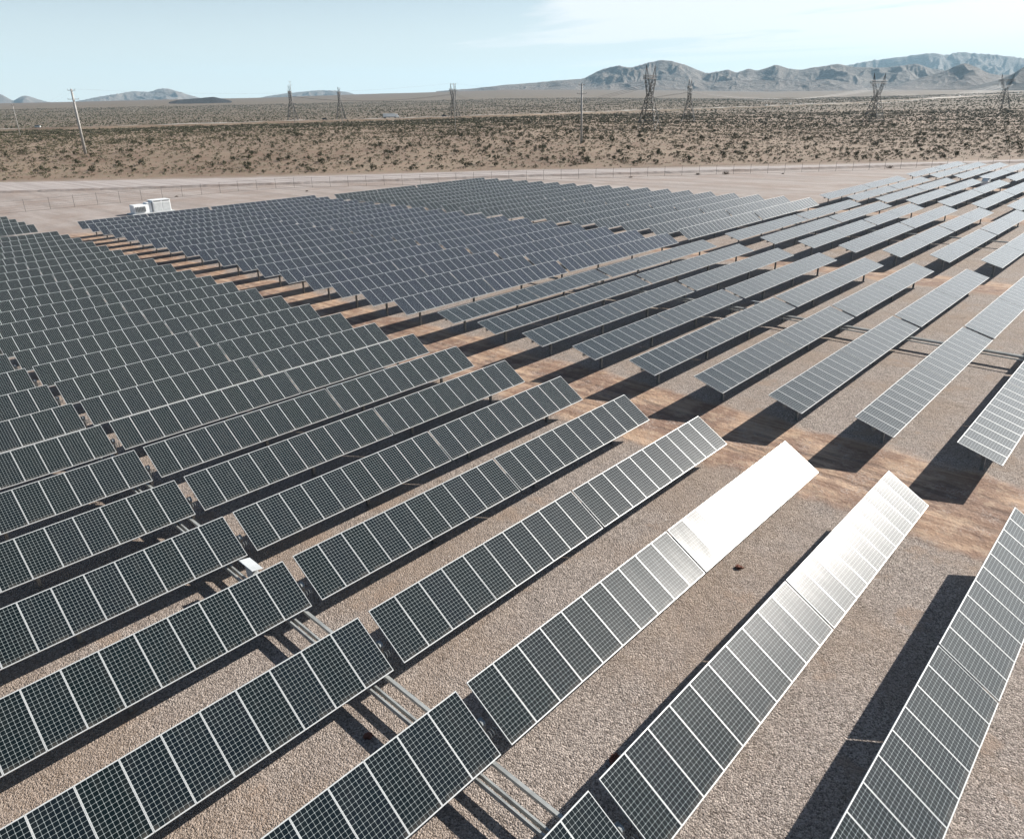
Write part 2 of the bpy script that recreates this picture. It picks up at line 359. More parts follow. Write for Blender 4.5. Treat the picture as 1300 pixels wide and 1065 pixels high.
# ------------------------------------------------------------------ mountains
def rock_mat(name, c1, c2, c3):
    m, t = mat(name); P = t.n('ShaderNodeNewGeometry'); p = P.outputs['Position']
    f = t.noise(p, .0016, 6, .65); f2 = t.noise(p, .009, 5, .7)
    c = t.mix(t.ss(f, .38, .6), c1, c2); c = t.mix(t.ss(f2, .42, .7, 0, .7), c, c3)
    t.pbsdf(c, .95, t.bump(t.noise(p, .02, 6, .7), 1., 30)); return m
M['rock'] = rock_mat('desert_rock', (.125, .10, .085), (.17, .14, .118), (.085, .07, .06))
M['rock_dark'] = rock_mat('dark_rock', (.045, .038, .032), (.075, .062, .052), (.03, .026, .022))
M['lava'] = rock_mat('black_cinder', (.012, .011, .012), (.018, .015, .015), (.01, .01, .01))
def mountains(name, prof, dn, dp, df, seed, m, scale=1500., na=None, nr=110, rough=1.15, jit=.0005, floor=.22, sm=30):
    az0, az1 = prof[0][0], prof[-1][0]; na = na or int((az1 - az0) / .035) + 8
    az = np.linspace(az0, az1, na); pa = np.interp(az, [a for a, _ in prof], [b for _, b in prof])
    pa = pa + jit * np.array([noise.fractal(Vector((a * 2.2, seed, 0)), .8, 2, 5) for a in az])
    rr = np.linspace(dn, df, nr); V = np.zeros((nr, na, 3)); H = np.zeros((nr, na)); B = np.zeros((nr, na))
    for j, a in enumerate(az):
        x = rr * math.sin(R(a)); y = rr * math.cos(R(a)); B[:, j] = terr(x, y, False)
        for i in range(nr):
            d = rr[i]; e = (d - dn) / (dp - dn) if d < dp else (df - d) / (df - dp); e = max(e, 0)
            # spurs run down towards the plain: the relief is drawn out across the range's length
            q = Vector((R(a) * dp / scale + seed, d / (scale * 2.4), seed * 3.1))
            q = q + .45 * Vector((noise.noise(q * .8), noise.noise(q * .8 + Vector((9, 1, 3))), 0)) + .12 * Vector((noise.noise(q * 3.1), noise.noise(q * 3.1 + Vector((2, 5, 3))), 0))
            r1 = 1 - min(1, abs(noise.noise(q)) * 2.1); r2 = 1 - min(1, abs(noise.noise(q * 2.3 + Vector((3, 1, 7)))) * 2.1); r3 = 1 - min(1, abs(noise.noise(q * 5.1 + Vector((5, 8, 2)))) * 2.1)
            r4 = noise.noise(q * 11)
            rd = .60 * r1 + .27 * r2 * (.4 + .6 * r1) + .11 * r3 + .03 * r4
            fl = floor + (.86 - floor) * e ** 2.5
            H[i, j] = (e ** .85) * (fl + (1 - fl) * max(rd, 0) * rough)
        V[:, j, 0] = x; V[:, j, 1] = y
    H = np.maximum(H, 1e-4)
    S = ((pa[None] * rr[:, None] + CAMZ - B) / H); S[rr < dn + .3 * (dp - dn)] = 1e9
    s = np.maximum(S.min(0), 0)
    for _ in range(sm): s[1:-1] = (s[:-2] + 2 * s[1:-1] + s[2:]) / 4
    V[..., 2] = B - 2 + H * s[None]
    V[0, :, 2] -= 15; V[-1, :, 2] -= 30
    i = np.arange(nr - 1)[:, None] * na + np.arange(na - 1)[None]
    F = np.stack([i, i + 1, i + na + 1, i + na], -1).reshape(-1, 4)
    return tag(link(name, np_mesh(name, V.reshape(-1, 3), F, m, True)), kind='structure')
MAIN = [(-49, .0248), (-46.3, .0268), (-43.98, .0302), (-41.08, .0327), (-39.8, .034), (-38.2, .0351), (-37.75, .0386), (-36.8, .0454), (-35.66, .0494), (-34.8, .0462), (-33.98, .0494), (-32.7, .0541), (-32.05, .0528), (-31.4, .0497), (-30.4, .0437), (-29.5, .0369), (-28.6, .0382), (-27.9, .0404), (-27.4, .0356), (-26.6, .0405), (-26.1, .0375), (-25.5, .0397), (-24.8, .0436), (-24, .0388), (-23.2, .0365), (-22.5, .0386), (-21.7, .0397), (-20.8, .0416), (-20, .0377), (-18.6, .0358), (-17.9, .0352), (-17, .037), (-16.2, .0381), (-15.4, .0333), (-14.4, .029), (-12, .024), (-8, .02), (-2, .015)]
mountains('mountain_range', MAIN, 6900, 8000, 9400, 3.3, M['rock'], 330)
mountains('foothills', [(-38.5, .022), (-36, .0285), (-33.5, .031), (-31, .029), (-29, .026), (-27.5, .028), (-25.3, .0265), (-23, .0235), (-21.5, .0255), (-20, .021), (-18.8, .013)], 6200, 6750, 7300, 11.7, M['rock'], 210, nr=90)
mountains('cone_hill', [(-18.2, .0110), (-17.7, .0125), (-16.6, .0194), (-15.5, .0244), (-14.46, .0294), (-13.86, .0345), (-13.4, .0365), (-12.77, .032), (-12.07, .0252), (-11, .0204), (-9.5, .018), (-6, .012), (-4, .006)], 5600, 6400, 7300, 5.1, M['rock'], 300, jit=.0002, floor=.3)
mountains('dark_hill', [(-13.6, .0085), (-13.3, .0092), (-12.17, .0149), (-11.37, .0184), (-10.8, .0234), (-10.28, .03), (-9, .038), (-7, .04), (-4, .03), (0, .012)], 4700, 5300, 6100, 8.4, M['rock_dark'], 260, jit=.0002, floor=.3)
mountains('distant_range', [(-22.5, .033), (-20.5, .0389), (-19.1, .0428), (-17.75, .045), (-16.6, .0465), (-15.5, .0488), (-14.6, .0455), (-13.8, .0479), (-12.9, .0455), (-11.8, .043), (-10.4, .0385), (-6, .034), (0, .02)], 12500, 14800, 16300, 1.9, M['rock'], 520)
mountains('distant_hills', [(-80, .024), (-78, .031), (-76.85, .0294), (-76.57, .0262), (-76.23, .0205), (-76.0, .0253), (-75.55, .0276), (-75.05, .0243), (-74.46, .0201), (-73.16, .0197), (-71.76, .0243), (-70.34, .0282), (-69.4, .0305), (-68.4, .0295), (-67.9, .0328), (-67.4, .0335), (-66.9, .0309), (-66, .0255), (-65.2, .0215), (-61.5, .021), (-60.6, .0239), (-59.3, .0262), (-57.6, .0285), (-56.3, .028), (-55.4, .0259), (-54.8, .0225)], 12000, 14000, 15800, 6.2, M['rock'], 520, floor=.25, jit=.0002)
mountains('cinder_hill', [(-68.3, .014), (-67.85, .0168), (-66.8, .0207), (-65.8, .0221), (-65.2, .0226), (-64.5, .0236), (-63.8, .0207), (-63.2, .0178), (-62.6, .015)], 3300, 3650, 4100, 2.7, M['lava'], 120, na=110, jit=.0002, floor=.7, sm=1)

# ------------------------------------------------------------------ solar trackers
P_ = 4.7148; MW, ML = 1.046, 2.067; PITCH = 1.0522
def panel_mesh(gm='glass'):
    b = MB(); f = .019; g = .032; t = .042
    b.mi = 1
    for s in (-1, 1):
        b.box((s * (ML / 2 - g / 2), 0, 0), (g, MW, t)); b.box((0, s * (MW / 2 - f / 2), 0), (ML - 2 * g, f, t))
    b.mi = 0
    b.box((0, 0, .004), (ML - 2 * g, MW - 2 * f, .026))
    return b.mesh('solar_panel', M[gm], M['frame'])
ME_PANEL = panel_mesh(); ME_SKY_TINT = panel_mesh('glass_sky_tint')
def tube_mesh(L):
    b = MB(); b.bar((0, 0, 0), (0, L, 0), .075, 10)
    for s in (0.35, L - .35): b.bar((0, s - .03, 0), (0, s + .03, 0), .10, 12)
    k = 0
    y = .55
    while y < L - .3:                                       # mounting rails under the panels
        b.box((0, y, .085), (1.7, .05, .03)); y += 1.0522
    # rolled collar ring at the tube mouth
    n = 14
    for s in (-.03, L + .03):
        pts = [(.105 * math.cos(2 * PI * i / n), s, .105 * math.sin(2 * PI * i / n)) for i in range(n + 1)]
        for p, q in zip(pts, pts[1:]): b.bar(p, q, .013, 5)
    return b.mesh('torque_tube', M['steel'], smooth=False)
HALF = 20 * PITCH + .10
ME_TUBE = tube_mesh(HALF - .15)
def post_mesh(h):
    b = MB()
    for s in (-1, 1): b.box((s * .07, 0, h / 2 - .1), (.012, .13, h + .2))
    b.box((0, 0, h / 2 - .1), (.13, .012, h + .2))
    b.bar((0, -.06, h + .01), (0, .06, h + .01), .13, 12)     # bearing housing
    return b.mesh('post', M['steel'])
POSTS = {}
def gear_mesh():
    b = MB(); b.box((-.02, 0, -.12), (.16, .2, .2), bevel=.02); b.bar((0, 0, -.12), (.0, 0, -.85), .05, 8)
    for k in range(4):                                     # coiled flexible conduit bridging the gap
        n = 12; y = -.16 + k * .1
        pts = [(.42 + .11 * math.cos(2 * PI * i / n), y, .02 + .11 * math.sin(2 * PI * i / n)) for i in range(n + 1)]
        for p, q in zip(pts, pts[1:]): b.bar(p, q, .012, 5)
    return b.mesh('drive_gear', M['steel'])
ME_GEAR = gear_mesh()
nrow = 0
def tracker(X, y0, h, tilt, label, group, halves=(0, 1), gap=.42, pm=None):
    """y0 = near end of the full two-half row; every panel, tube and post its own child"""
    global nrow; nrow += 1
    z0 = T(X, y0 + 21); z1 = T(X, y0); z2 = T(X, y0 + 42.6)
    root = empty('solar_tracker', (X, y0, 0)); tag(root, label, 'solar panels', group)
    tl = tilt + rng.normal(0, .004)
    for hf in halves:
        ys = hf * (HALF + gap); tj = tl + rng.normal(0, .003)
        for tb in range(2):
            tt = tj + rng.normal(0, .0025); rx = rng.normal(0, .0025)
            for k in range(10):
                y = ys + tb * (10 * PITCH + .10) + (k + .5) * PITCH
                gz = T(X, y0 + y)
                link('solar_panel', pm or ME_PANEL, root, (0, y, h + gz), (rx + rng.normal(0, .0012), tt + rng.normal(0, .0015), 0))
        off = .155
        link('torque_tube', ME_TUBE, root, (-off * math.sin(tj), ys + .08, h + T(X, y0 + ys + 10) - off * math.cos(tj)), (0, tj, 0))
    ph = round(h - .28, 2)
    if ph not in POSTS: POSTS[ph] = post_mesh(ph)
    pl = [2.15, 8.6, 15.1] if 0 in halves else []
    pl += [21.35] + ([27.6, 34.1, 40.5] if 1 in halves else [])
    for y in pl: link('post', POSTS[ph], root, (-.08, y, T(X, y0 + y)))
    link('drive_gear', ME_GEAR, root, (-.09, 21.35, h - .17 + T(X, y0 + 21.3)), (0, tilt, 0))
    return root
TA, TB_, TC = .552, .296, .60
# block A (nearest).  far end y=31.76
XA = 2.6629; XB = -.5163
G = 'tracker rows of the nearest block'
yA = 31.763 - 2 * HALF - .42
lookA = {1: 'greenish grey solar row at the bottom right corner, rightmost of the nearest block',
         2: 'pale reflecting solar row, second from the right in the nearest block',
         3: 'nearest-block solar row whose far half is in blinding white sun glare'}
for k in range(0, 27):
    if k == 0:
        continue
    x = XA - k * P_
    if k > 17: x -= (k - 17) * .36
    lab = lookA.get(k, '%s dark solar row from the right in the nearest block' % ordw(k))
    tracker(x, yA, 1.5, TA, lab, G, (0, 1) if k < 16 else (1,))
G = 'tracker rows at the far left edge'
for i, x in enumerate((-135.1, -140.3, -145.6, -151.2, -156.6)):
    tracker(x, yA, 1.5, TA, '%s short dark solar row past the wide gap at the upper left' % ordw(i + 1), G, (1,))
# block B, right part (flatter tilt) and left part (steeper)
G = 'flatter tracker rows of the middle block'
for k in range(1, 10):
    lab = ['', 'pale solar row cut off by the right edge, rightmost of the middle block'][k] if k < 2 else \
        '%s nearly flat pale solar row from the right in the middle block' % ordw(k)
    tracker(XB - k * P_, 36.976, 1.7, TB_, lab, G)
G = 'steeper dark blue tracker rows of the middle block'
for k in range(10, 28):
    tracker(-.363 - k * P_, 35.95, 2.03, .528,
            '%s dark blue steep solar row from the right in the middle block' % ordw(k - 9), G, pm=ME_SKY_TINT)
# block C
G = 'flatter tracker rows of the far block'
for k in range(3, 10):
    tracker(XB - k * P_, 85.1, 1.7, TB_, '%s pale grey nearly flat solar row from the right in the far block' % ordw(k - 2), G)
G = 'steeper grey tracker rows of the far block'
for k in range(10, 28):
    tracker(-2.23 - k * P_, 84.28, 1.5, TC, '%s small steep grey solar row from the right in the far block' % ordw(k - 9), G)
G = 'white looking tracker rows by the outer fence'
xs = [XB - (n + .43) * P_ for n in (4, 5, 6, 7, 8, 9, 10)][::-1]
for i, x in enumerate(xs): tracker(x, 131.9, 1.7, TB_, '%s nearly white solar row from the left behind the far block' % ordw(i + 1), G)
G = 'white looking tracker rows nearest the dirt road'
xs = [XB - (n + .43) * P_ for n in (6, 7, 8, 9, 10)][::-1]
for i, x in enumerate(xs): tracker(x, 180.0, 1.7, TB_, '%s white solar row from the left in the last group before the road' % ordw(i + 1), G)

# drive struts that link the rows
def strut(y, x0, x1, z, spec, label, h):
    root = empty('drive_strut', (x0, y, 0)); tag(root, label, 'drive strut', 'linking struts of the tracker blocks')
    for dy, w, hh in spec:
        b = MB(); b.box(((x1 - x0) / 2, dy, z), (x1 - x0, w, hh)); b.build('strut_beam', M['pale_steel'], root)
    return root
strut(9.45, -126, 3, .62, ((-.06, .06, .16), (.12, .06, .16), (.62, .11, .12)), 'pale steel push strut crossing under the rows of the nearest block', 1.5)
strut(57.65, -45, -3, .72, ((-.10, .09, .14), (.10, .09, .14), (-.85, .07, .08)), 'long pale steel strut crossing the gravel under the middle block', 1.7)
strut(57.0, -130, -48, .72, ((-.10, .09, .14), (.10, .09, .14)), 'pale strut mostly hidden under the dark blue middle rows', 1.7)
strut(105.9, -45, -13, .72, ((-.10, .09, .14), (.10, .09, .14)), 'pale steel strut crossing under the far block of grey rows', 1.7)
strut(152.7, -50, -20, .72, ((-.10, .09, .14), (.10, .09, .14)), 'pale steel strut crossing under the white looking rows', 1.7)

# tracker control box between two rows of the nearest block
def control_box(x, y, label):
    r = empty('control_box', (x, y, 0)); tag(r, label, 'control box')
    b = MB(); b.box((0, .0, .95), (.55, .24, .5), bevel=.02); b.build('cabinet', M['offwhite'], r)
    b = MB(); b.box((0, 0, 1.28), (1.05, .46, .035), Euler((R(-12), 0, 0)), .008); b.build('sun_shade', M['offwhite'], r)
    for s in (-1, 1):
        b = MB(); b.box((s * .22, .1, .6), (.05, .05, 1.3)); b.build('leg', M['steel'], r)
    b = MB()
    pts = [(-.1, 0, .72), (-.22, -.1, .5), (-.2, -.16, .25), (-.3, -.1, .02)]
    for p, q in zip(pts, pts[1:]): b.bar(p, q, .02, 6)
    b.build('cable', M['pole_dark'], r); return r
control_box(-23.6, 9.78, 'white control box with a sun shade plate between two foreground rows')
control_box(-26.6, 58.6, 'small white control box between two rows of the middle block')

# inverter cabinets
def inverter(x, y, ln, label, two=True):
    r = empty('inverter_station', (x, y, T(x, y))); r.scale = (1, 1, .72); tag(r, label, 'electrical cabinet')
    b = MB(); b.box((0, 0, .12), (3.2, ln + .6, .3)); b.build('concrete_pad', M['offwhite'], r)
    # transformer
    b = MB(); b.box((0, -ln * .30, 1.35), (2.2, ln * .34, 2.2), bevel=.04); tr = b.build('transformer', M['white'], r)
    b = MB()
    for k in range(7): b.box((1.25, -ln * .42 + k * .28, 1.3), (.3, .05, 1.4))
    b.build('cooling_fins', M['grey'], tr)
    b = MB(); b.box((0, -ln * .06, 1.55), (1.8, ln * .12, 2.6), bevel=.03); b.build('switch_cabinet', M['white'], r)
    b = MB(); b.box((0, ln * .25, 1.75), (2.4, ln * .46, 3.0), bevel=.04); cb = b.build('inverter_cabinet', M['white'], r)
    for k in (-1, 1):
        b = MB(); b.box((1.215, ln * .25 + k * ln * .11, 3.0), (.03, ln * .18, .25)); b.build('vent', M['grey'], cb)
        b = MB(); b.box((1.215, ln * .25 + k * ln * .11, 1.5), (.03, ln * .2, 2.3)); dd = b.build('door', M['offwhite'], cb)
    b = MB(); b.box((0, ln * .25, 3.3), (2.6, ln * .48, .08)); b.build('roof', M['white'], r)
    return r
inverter(-152.0, 56.0, 7.4, 'white inverter and transformer cabinets standing by the left fence beyond the blue rows')
iv = inverter(-34.6, 177.0, 1.7, 'small white cabinet standing between two groups of white looking rows'); iv.scale = (.55, .9, .62)

# ------------------------------------------------------------------ perimeter fence
def fence():
    line = [(-196, -40), (-182, 20), (-178.3, 37), (-177, 67), (-176.5, 88), (-172.6, 98), (-150.4, 120), (-129, 147), (-105.5, 172.5), (-70.5, 208.5), (-46, 240), (-6, 281), (50, 336)]
    r = empty('chain_link_fence', (line[3][0], line[3][1], 0)); ox, oy = line[3]
    tag(r, 'thin wire perimeter fence on posts along the pale dirt road', 'fence')
    P = np.array(line, float); s = np.concatenate([[0], np.cumsum(np.hypot(*np.diff(P, axis=0).T))])
    ts = np.arange(0, s[-1], 4.6); xs = np.interp(ts, s, P[:, 0]); ys = np.interp(ts, s, P[:, 1])
    b = MB(); b.bar((0, 0, -.1), (0, 0, 2.35), .035, 6); b.bar((0, 0, 2.3), (.18, 0, 2.6), .02, 5); pm = b.mesh('fence_post', M['fence'])
    for x, y in zip(xs, ys): link('fence_post', pm, r, (x - ox, y - oy, T(x, y)))
    b = MB()
    for i in range(len(xs) - 1):
        p = (xs[i] - ox, ys[i] - oy, T(xs[i], ys[i])); q = (xs[i + 1] - ox, ys[i + 1] - oy, T(xs[i + 1], ys[i + 1]))
        for z in (.05, .5, .95, 1.4, 1.85, 2.3, 2.5): b.bar((p[0], p[1], p[2] + z), (q[0], q[1], q[2] + z), .007 if z not in (.05, 2.3) else .016, 4)
    b.build('fence_wire', M['fence'], r)
    b = MB(); b.box((xs[40] - ox, ys[40] - oy, 1.6), (.05, .7, .5)); 
    b.bm.free()
fence()

# ------------------------------------------------------------------ lattice towers, poles, wires
def tower(az, d, rz, label, hscale=1.0):
    x, y = polar(az, d); r = empty('lattice_tower', (x, y, T(x, y)), rz); tag(r, label, 'power pylon', 'lattice power line towers')
    r.scale = (hscale,) * 3; K = 1.25
    def lv(z, w): return [Vector((sx * w, sy * w, z)) for sx, sy in ((1, 1), (-1, 1), (-1, -1), (1, -1))]
    L = [lv(0, 6.2), lv(6, 4.9), lv(12, 3.7), lv(17, 2.7), lv(21, 1.8)]
    b = MB()
    for i in range(4):
        b.bar(L[0][i] - Vector((0, 0, .5)), L[0][i] + Vector((0, 0, .8)), .45, 6)
        for a, c in zip(L, L[1:]):
            b.bar(a[i], c[i], .19 * K); j = (i + 1) % 4
            b.bar(a[i], c[j], .11 * K); b.bar(a[j], c[i], .11 * K); b.bar(c[i], c[j], .12 * K)
    b.build('tower_body', M['dark_steel'], r)
    for s in (-1, 1):                                      # the two spreading arms of the window
        b = MB(); lo = [Vector((s * (1.8 if k < 2 else .15), (1, -1)[k % 2] * 1.6, 21)) for k in range(4)]
        hi = [Vector((s * (7.6 if k < 2 else 5.9), (1, -1)[k % 2] * 1.0, 31)) for k in range(4)]
        prev = lo
        for st in range(1, 5):
            cur = [lo[k].lerp(hi[k], st / 4) for k in range(4)]
            for k in range(4): b.bar(prev[k], cur[k], .14 * K)
            for k, l in ((0, 1), (2, 3), (0, 2), (1, 3)): b.bar(prev[k], cur[l], .09 * K); b.bar(cur[k], cur[l], .09 * K)
            prev = cur
        top = Vector((s * 8.2, 0, 39))
        for k in range(4): b.bar(hi[k], top, .11 * K)
        b.build('tower_arm', M['dark_steel'], r)
    b = MB()
    def chord(z, w): return [Vector((xx, w, z)) for xx in np.linspace(-11, 11, 12)]
    A = [chord(31, 1.), chord(31, -1.), chord(33, .7), chord(33, -.7)]
    for q in A: b.bar(q[0], q[-1], .13 * K)
    for k in range(11):
        b.bar(A[0][k], A[2][k + 1], .08 * K); b.bar(A[1][k], A[3][k + 1], .08 * K); b.bar(A[0][k], A[1][k + 1], .08 * K); b.bar(A[0][k], A[2][k], .08 * K)
    b.build('crossarm', M['dark_steel'], r)
    for xx in (-10.5, 0, 10.5):
        b = MB(); b.bar((xx, 0, 31), (xx, 0, 27.6), .13, 8)
        for k in range(6): b.bar((xx, 0, 30.6 - k * .5), (xx, 0, 30.5 - k * .5), .26, 8)
        b.build('insulator', M['grey'], r)
    return r
def att(r, xx, z=27.6):
    rz = r.rotation_euler.z; s = r.scale.x
    return Vector((r.location.x + s * xx * math.cos(rz), r.location.y + s * xx * math.sin(rz), r.location.z + s * z))
tw = {}
for nm, az, d, rz, hs, lab in (
        ('823', -33.33, 425, R(104), .84, 'tallest dark lattice power tower right of the middle pole, nearest of all'),
        ('873', -30.5, 600, R(112), .78, 'dark lattice power tower just right of the tallest one'),
        ('1107', -18.2, 640, R(76), .87, 'lattice power tower with V-shaped waist, alone in front of the right mountains'),
        ('1270', -11.0, 960, R(52), .85, 'rightmost lattice power tower before the dark hill'),
        ('578', -47.75, 790, R(118), .86, 'lattice power tower seen end-on behind a thin pole near the middle of the horizon'),
        ('373', -59.4, 880, R(143), .95, 'leftmost lattice power tower on the horizon'),
        ('433', -56.0, 930, R(140), .92, 'lattice power tower second from the left on the horizon')):
    tw[nm] = tower(az, d, rz, lab, hs)
def wires(pairs, label, z=27.6, xs=(-10.5, 0, 10.5), sag=.03, w=.045):
    first = pairs[0][0]; r = empty('power_line', first.location); tag(r, label, 'power line', 'overhead conductors')
    for xx in xs:
        b = MB()
        for A, B in pairs:
            p, q = att(A, xx, z), att(B, xx, z); s = (q - p).length * sag; pr = None
            for k in range(15):
                u = k / 14; c = p.lerp(q, u) - Vector((0, 0, 4 * s * u * (1 - u))) - first.location
                if pr is not None: b.bar(pr, c, w, 4)
                pr = c
        b.build('wire', M['wire'], r)
wires([(tw['373'], tw['578']), (tw['578'], tw['823']), (tw['823'], tw['1107']), (tw['1107'], tw['1270'])], 'sagging power line slung between the leftmost, middle and right lattice towers', w=.045)
wires([(tw['433'], tw['873']), (tw['873'], tw['1270'])], 'thin sagging power line passing behind the tallest lattice tower', w=.035)

def wood_pole(az, d, h, label, rr=.24, rz=0.):
    x, y = polar(az, d); r = empty('utility_pole', (x, y, T(x, y)), rz); tag(r, label, 'utility pole', 'weathered poles of the side line')
    b = MB(); b.bar((0, 0, -.6), (0, 0, h), rr, 12, rr * .6); b.build('pole_shaft', M['wood'], r, True)
    for z, w in ((h - .5, 1.3), (h - 3.6, 1.9)):
        b = MB(); b.box((0, 0, z), (2 * w, .14, .16)); ca = b.build('crossarm', M['wood'], r)
        for s in (-1, 1):
            b = MB(); b.bar((s * (w - .1), 0, z + .05), (s * (w - .1), 0, z + .45), .07, 8); b.build('insulator', M['grey'], ca)
    return r
pl = {}
for nm, az, d, h, lab, rr, rz in (
        ('20', -76.35, 560, 19, 'far thin white pole near the left edge, beside a roadside sign', .26, R(60)),
        ('108', -72.98, 335, 23.3, 'tall pale leaning-looking pole standing in the scrub at upper left', .55, R(60)),
        ('738', -38.27, 300, 21.7, 'tall pale pole in the scrub left of the mountains, standing clear of the towers', .46, R(30)),
        ('578', -47.7, 395, 23, 'thin pole standing in front of the end-on lattice tower', .2, R(40)),
        ('375', -59.3, 760, 38, 'thin pole in front of the leftmost lattice tower', .25, R(50)),
        ('435', -55.95, 720, 30, 'thin pole in front of the second lattice tower from the left', .22, R(50))):
    pl[nm] = wood_pole(az, d, h, lab, rr, rz)
def pole_wire(chain, hs, label):
    r = empty('power_line', chain[0].location); tag(r, label, 'power line', 'overhead conductors')
    for s in (-1, 1):
        b = MB()
        for (A, ha), (B, hb) in zip(zip(chain, hs), zip(chain[1:], hs[1:])):
            p, q = att(A, s * 1.2, ha), att(B, s * 1.2, hb); g = (q - p).length * .018; pr = None
            for k in range(15):
                u = k / 14; c = p.lerp(q, u) - Vector((0, 0, 4 * g * u * (1 - u))) - chain[0].location
                if pr is not None: b.bar(pr, c, .006, 4)
                pr = c
        b.build('wire', M['wire'], r)
pole_wire([pl['20'], pl['108'], pl['578'], pl['738']], [19, 23.3, 23, 21.7], 'thin low wires strung between the pale poles in the scrub')

# ------------------------------------------------------------------ vehicles on the highway
def wheel(parent, x, y, r=.5, w=.3):
    b = MB(); b.bar((x, y - w / 2, r), (x, y + w / 2, r), r, 14); wh = b.build('wheel', M['rubber'], parent)
    b = MB(); b.bar((x, y - w / 2 - .01, r), (x, y + w / 2 + .01, r), r * .5, 10); b.build('rim', M['pale_steel'], wh)
def hw_place(az, lane):
    d = hwy_d(az); x, y = polar(az, d + lane); x2, y2 = polar(az + .4, hwy_d(az + .4) + lane)
    return x, y, T(x, y) + 2.42, math.atan2(y2 - y, x2 - x)
def truck(az, label):
    x, y, z, a = hw_place(az, -4); r = empty('semi_truck', (x, y, z), a); r.scale = (.84, 1, 1.1); tag(r, label, 'truck')
    b = MB(); b.box((-3.5, 0, 2.75), (14.5, 2.6, 2.9), bevel=.06); b.build('trailer', M['white'], r)
    b = MB(); b.box((-3.5, 0, 1.15), (14, 1.0, .3)); b.build('chassis', M['pole_dark'], r)
    b = MB(); b.box((5.6, 0, 2.2), (2.6, 2.4, 2.8), bevel=.15); b.box((7.6, 0, 1.5), (1.8, 2.1, 1.4), bevel=.15); cab = b.build('cab', M['white'], r)
    b = MB(); b.box((6.93, 0, 2.75), (.06, 2.0, .9)); b.build('windscreen', M['glassdark'], cab)
    for xx in (-9.3, -8.1, 3.6, 4.8, 7.8):
        for s in (-1, 1): wheel(r, xx, s * 1.1)
def car(az, lane, paint, label, tall=0.):
    x, y, z, a = hw_place(az, lane); r = empty('car', (x, y, z), a); tag(r, label, 'car', 'vehicles on the highway')
    b = MB(); b.box((0, 0, .75 + tall * .2), (4.8, 1.9, .75 + tall * .4), bevel=.12); b.build('body', paint, r)
    b = MB(); b.box((-.3, 0, 1.35 + tall * .5), (2.7 + tall, 1.65, .6 + tall * .3), bevel=.14); b.build('cabin', M['glassdark'], r)
    b = MB(); b.box((-.3, 0, 1.68 + tall * .65), (2.1 + tall, 1.45, .08), bevel=.02); b.build('roof', paint, r)
    for xx in (-1.5, 1.5):
        for s in (-1, 1): wheel(r, xx, s * .85, .36, .24)
truck(-52.34, 'long white semi truck driving on the highway left of centre')
car(-57.2, -4, M['carblack'], 'dark car on the highway between the two leftmost lattice towers', .5)
car(-48.5, -3, M['carblack'], 'dark car on the highway just left of the end-on lattice tower', .6)
car(-25.2, 3, M['white'], 'white car on the highway below the low middle mountains', .8)
car(-23.6, 3, M['offwhite'], 'pale van on the highway left of the V-waisted lattice tower', 1.2)
car(-13.4, 3, M['white'], 'white car on the highway left of the rightmost lattice tower', .6)
car(-10.3, 3, M['white'], 'white van on the highway at the right edge, past the rightmost lattice tower', 1.3)
car(-75.3, -4, M['offwhite'], 'pale van on the highway near the left edge beside the far pole', 1.2)

# ------------------------------------------------------------------ shrubs
def shrub_mesh(i, leaves=170):
    rg = np.random.default_rng(100 + i); V = []; F = []
    nb = 9; cl = []
    for k in range(nb):
        a = rg.uniform(0, 2 * PI); rad = rg.uniform(.25, .95); cl.append((rad * math.cos(a) * .8, rad * math.sin(a) * .8, rg.uniform(.35, .95), rg.uniform(.2, .38)))
    for k in range(leaves):
        cx, cy, cz, cr = cl[rg.integers(nb)]
        p = np.array([cx, cy, cz]) + rg.normal(0, .5, 3) * cr; p[2] = max(p[2], .06)
        u = rg.normal(0, 1, 3); u /= np.linalg.norm(u); w = np.cross(u, rg.normal(0, 1, 3)); w /= np.linalg.norm(w)
        s = rg.uniform(.07, .16); j = len(V)
        V += [p - u * s * 1.3, p + w * s * .6, p + u * s * 1.3, p - w * s * .6]; F.append((j, j + 1, j + 2, j + 3))
    me = np_mesh('shrub_leaves', V, F, M['shrub']); b = MB()
    for cx, cy, cz, cr in cl: b.bar((0, 0, -.05), (cx * .85, cy * .85, cz * .85), .022, 4, .01)
    return me, b.mesh('stems', M['twig'])
SM = [shrub_mesh(i) for i in range(6)]
# scatter
def scatter(e0, e1, dens, n_try, seed):
    rg = np.random.default_rng(seed); az = rg.uniform(-83, -4, n_try)
    c = np.cos(np.radians(az + 41.8)); d0 = 225 / c
    d = np.sqrt(rg.uniform((225 + e0) ** 2, (225 / .75 + e1) ** 2, n_try)); e = d - d0
    x = d * np.sin(np.radians(az)); y = d * np.cos(np.radians(az))
    clump = np.sin(x * .07 + 2 * np.sin(y * .05)) * np.sin(y * .083 + 2 * np.sin(x * .031)) + .6 * np.sin(x * .017 + y * .023)
    keep = (e > e0) & (e < e1) & (rg.uniform(0, 1, n_try) < np.clip(dens * (1 + .35 * clump) * np.clip((e + 3) / 20, .12, 1), 0, 1))
    keep &= np.abs(d - np.interp(az, hwaz, hwd)) > 26
    return x[keep], y[keep], d[keep], az[keep], e[keep]
def area(e0, e1): return 79 * PI / 180 * ((300 + e1) ** 2 - (225 + e0) ** 2) / 2
x, y, d, az, e = scatter(6, 300, 1., int(area(6, 300) / 7), 1)
rg = np.random.default_rng(5); size = np.clip(rg.lognormal(-.76, .44, len(x)), .22, 1.45)
app = size / d; inview = (az > -79.5) & (az < -7.8)
order = np.argsort(-app * inview)[:290]; sel = np.zeros(len(x), bool); sel[order] = True
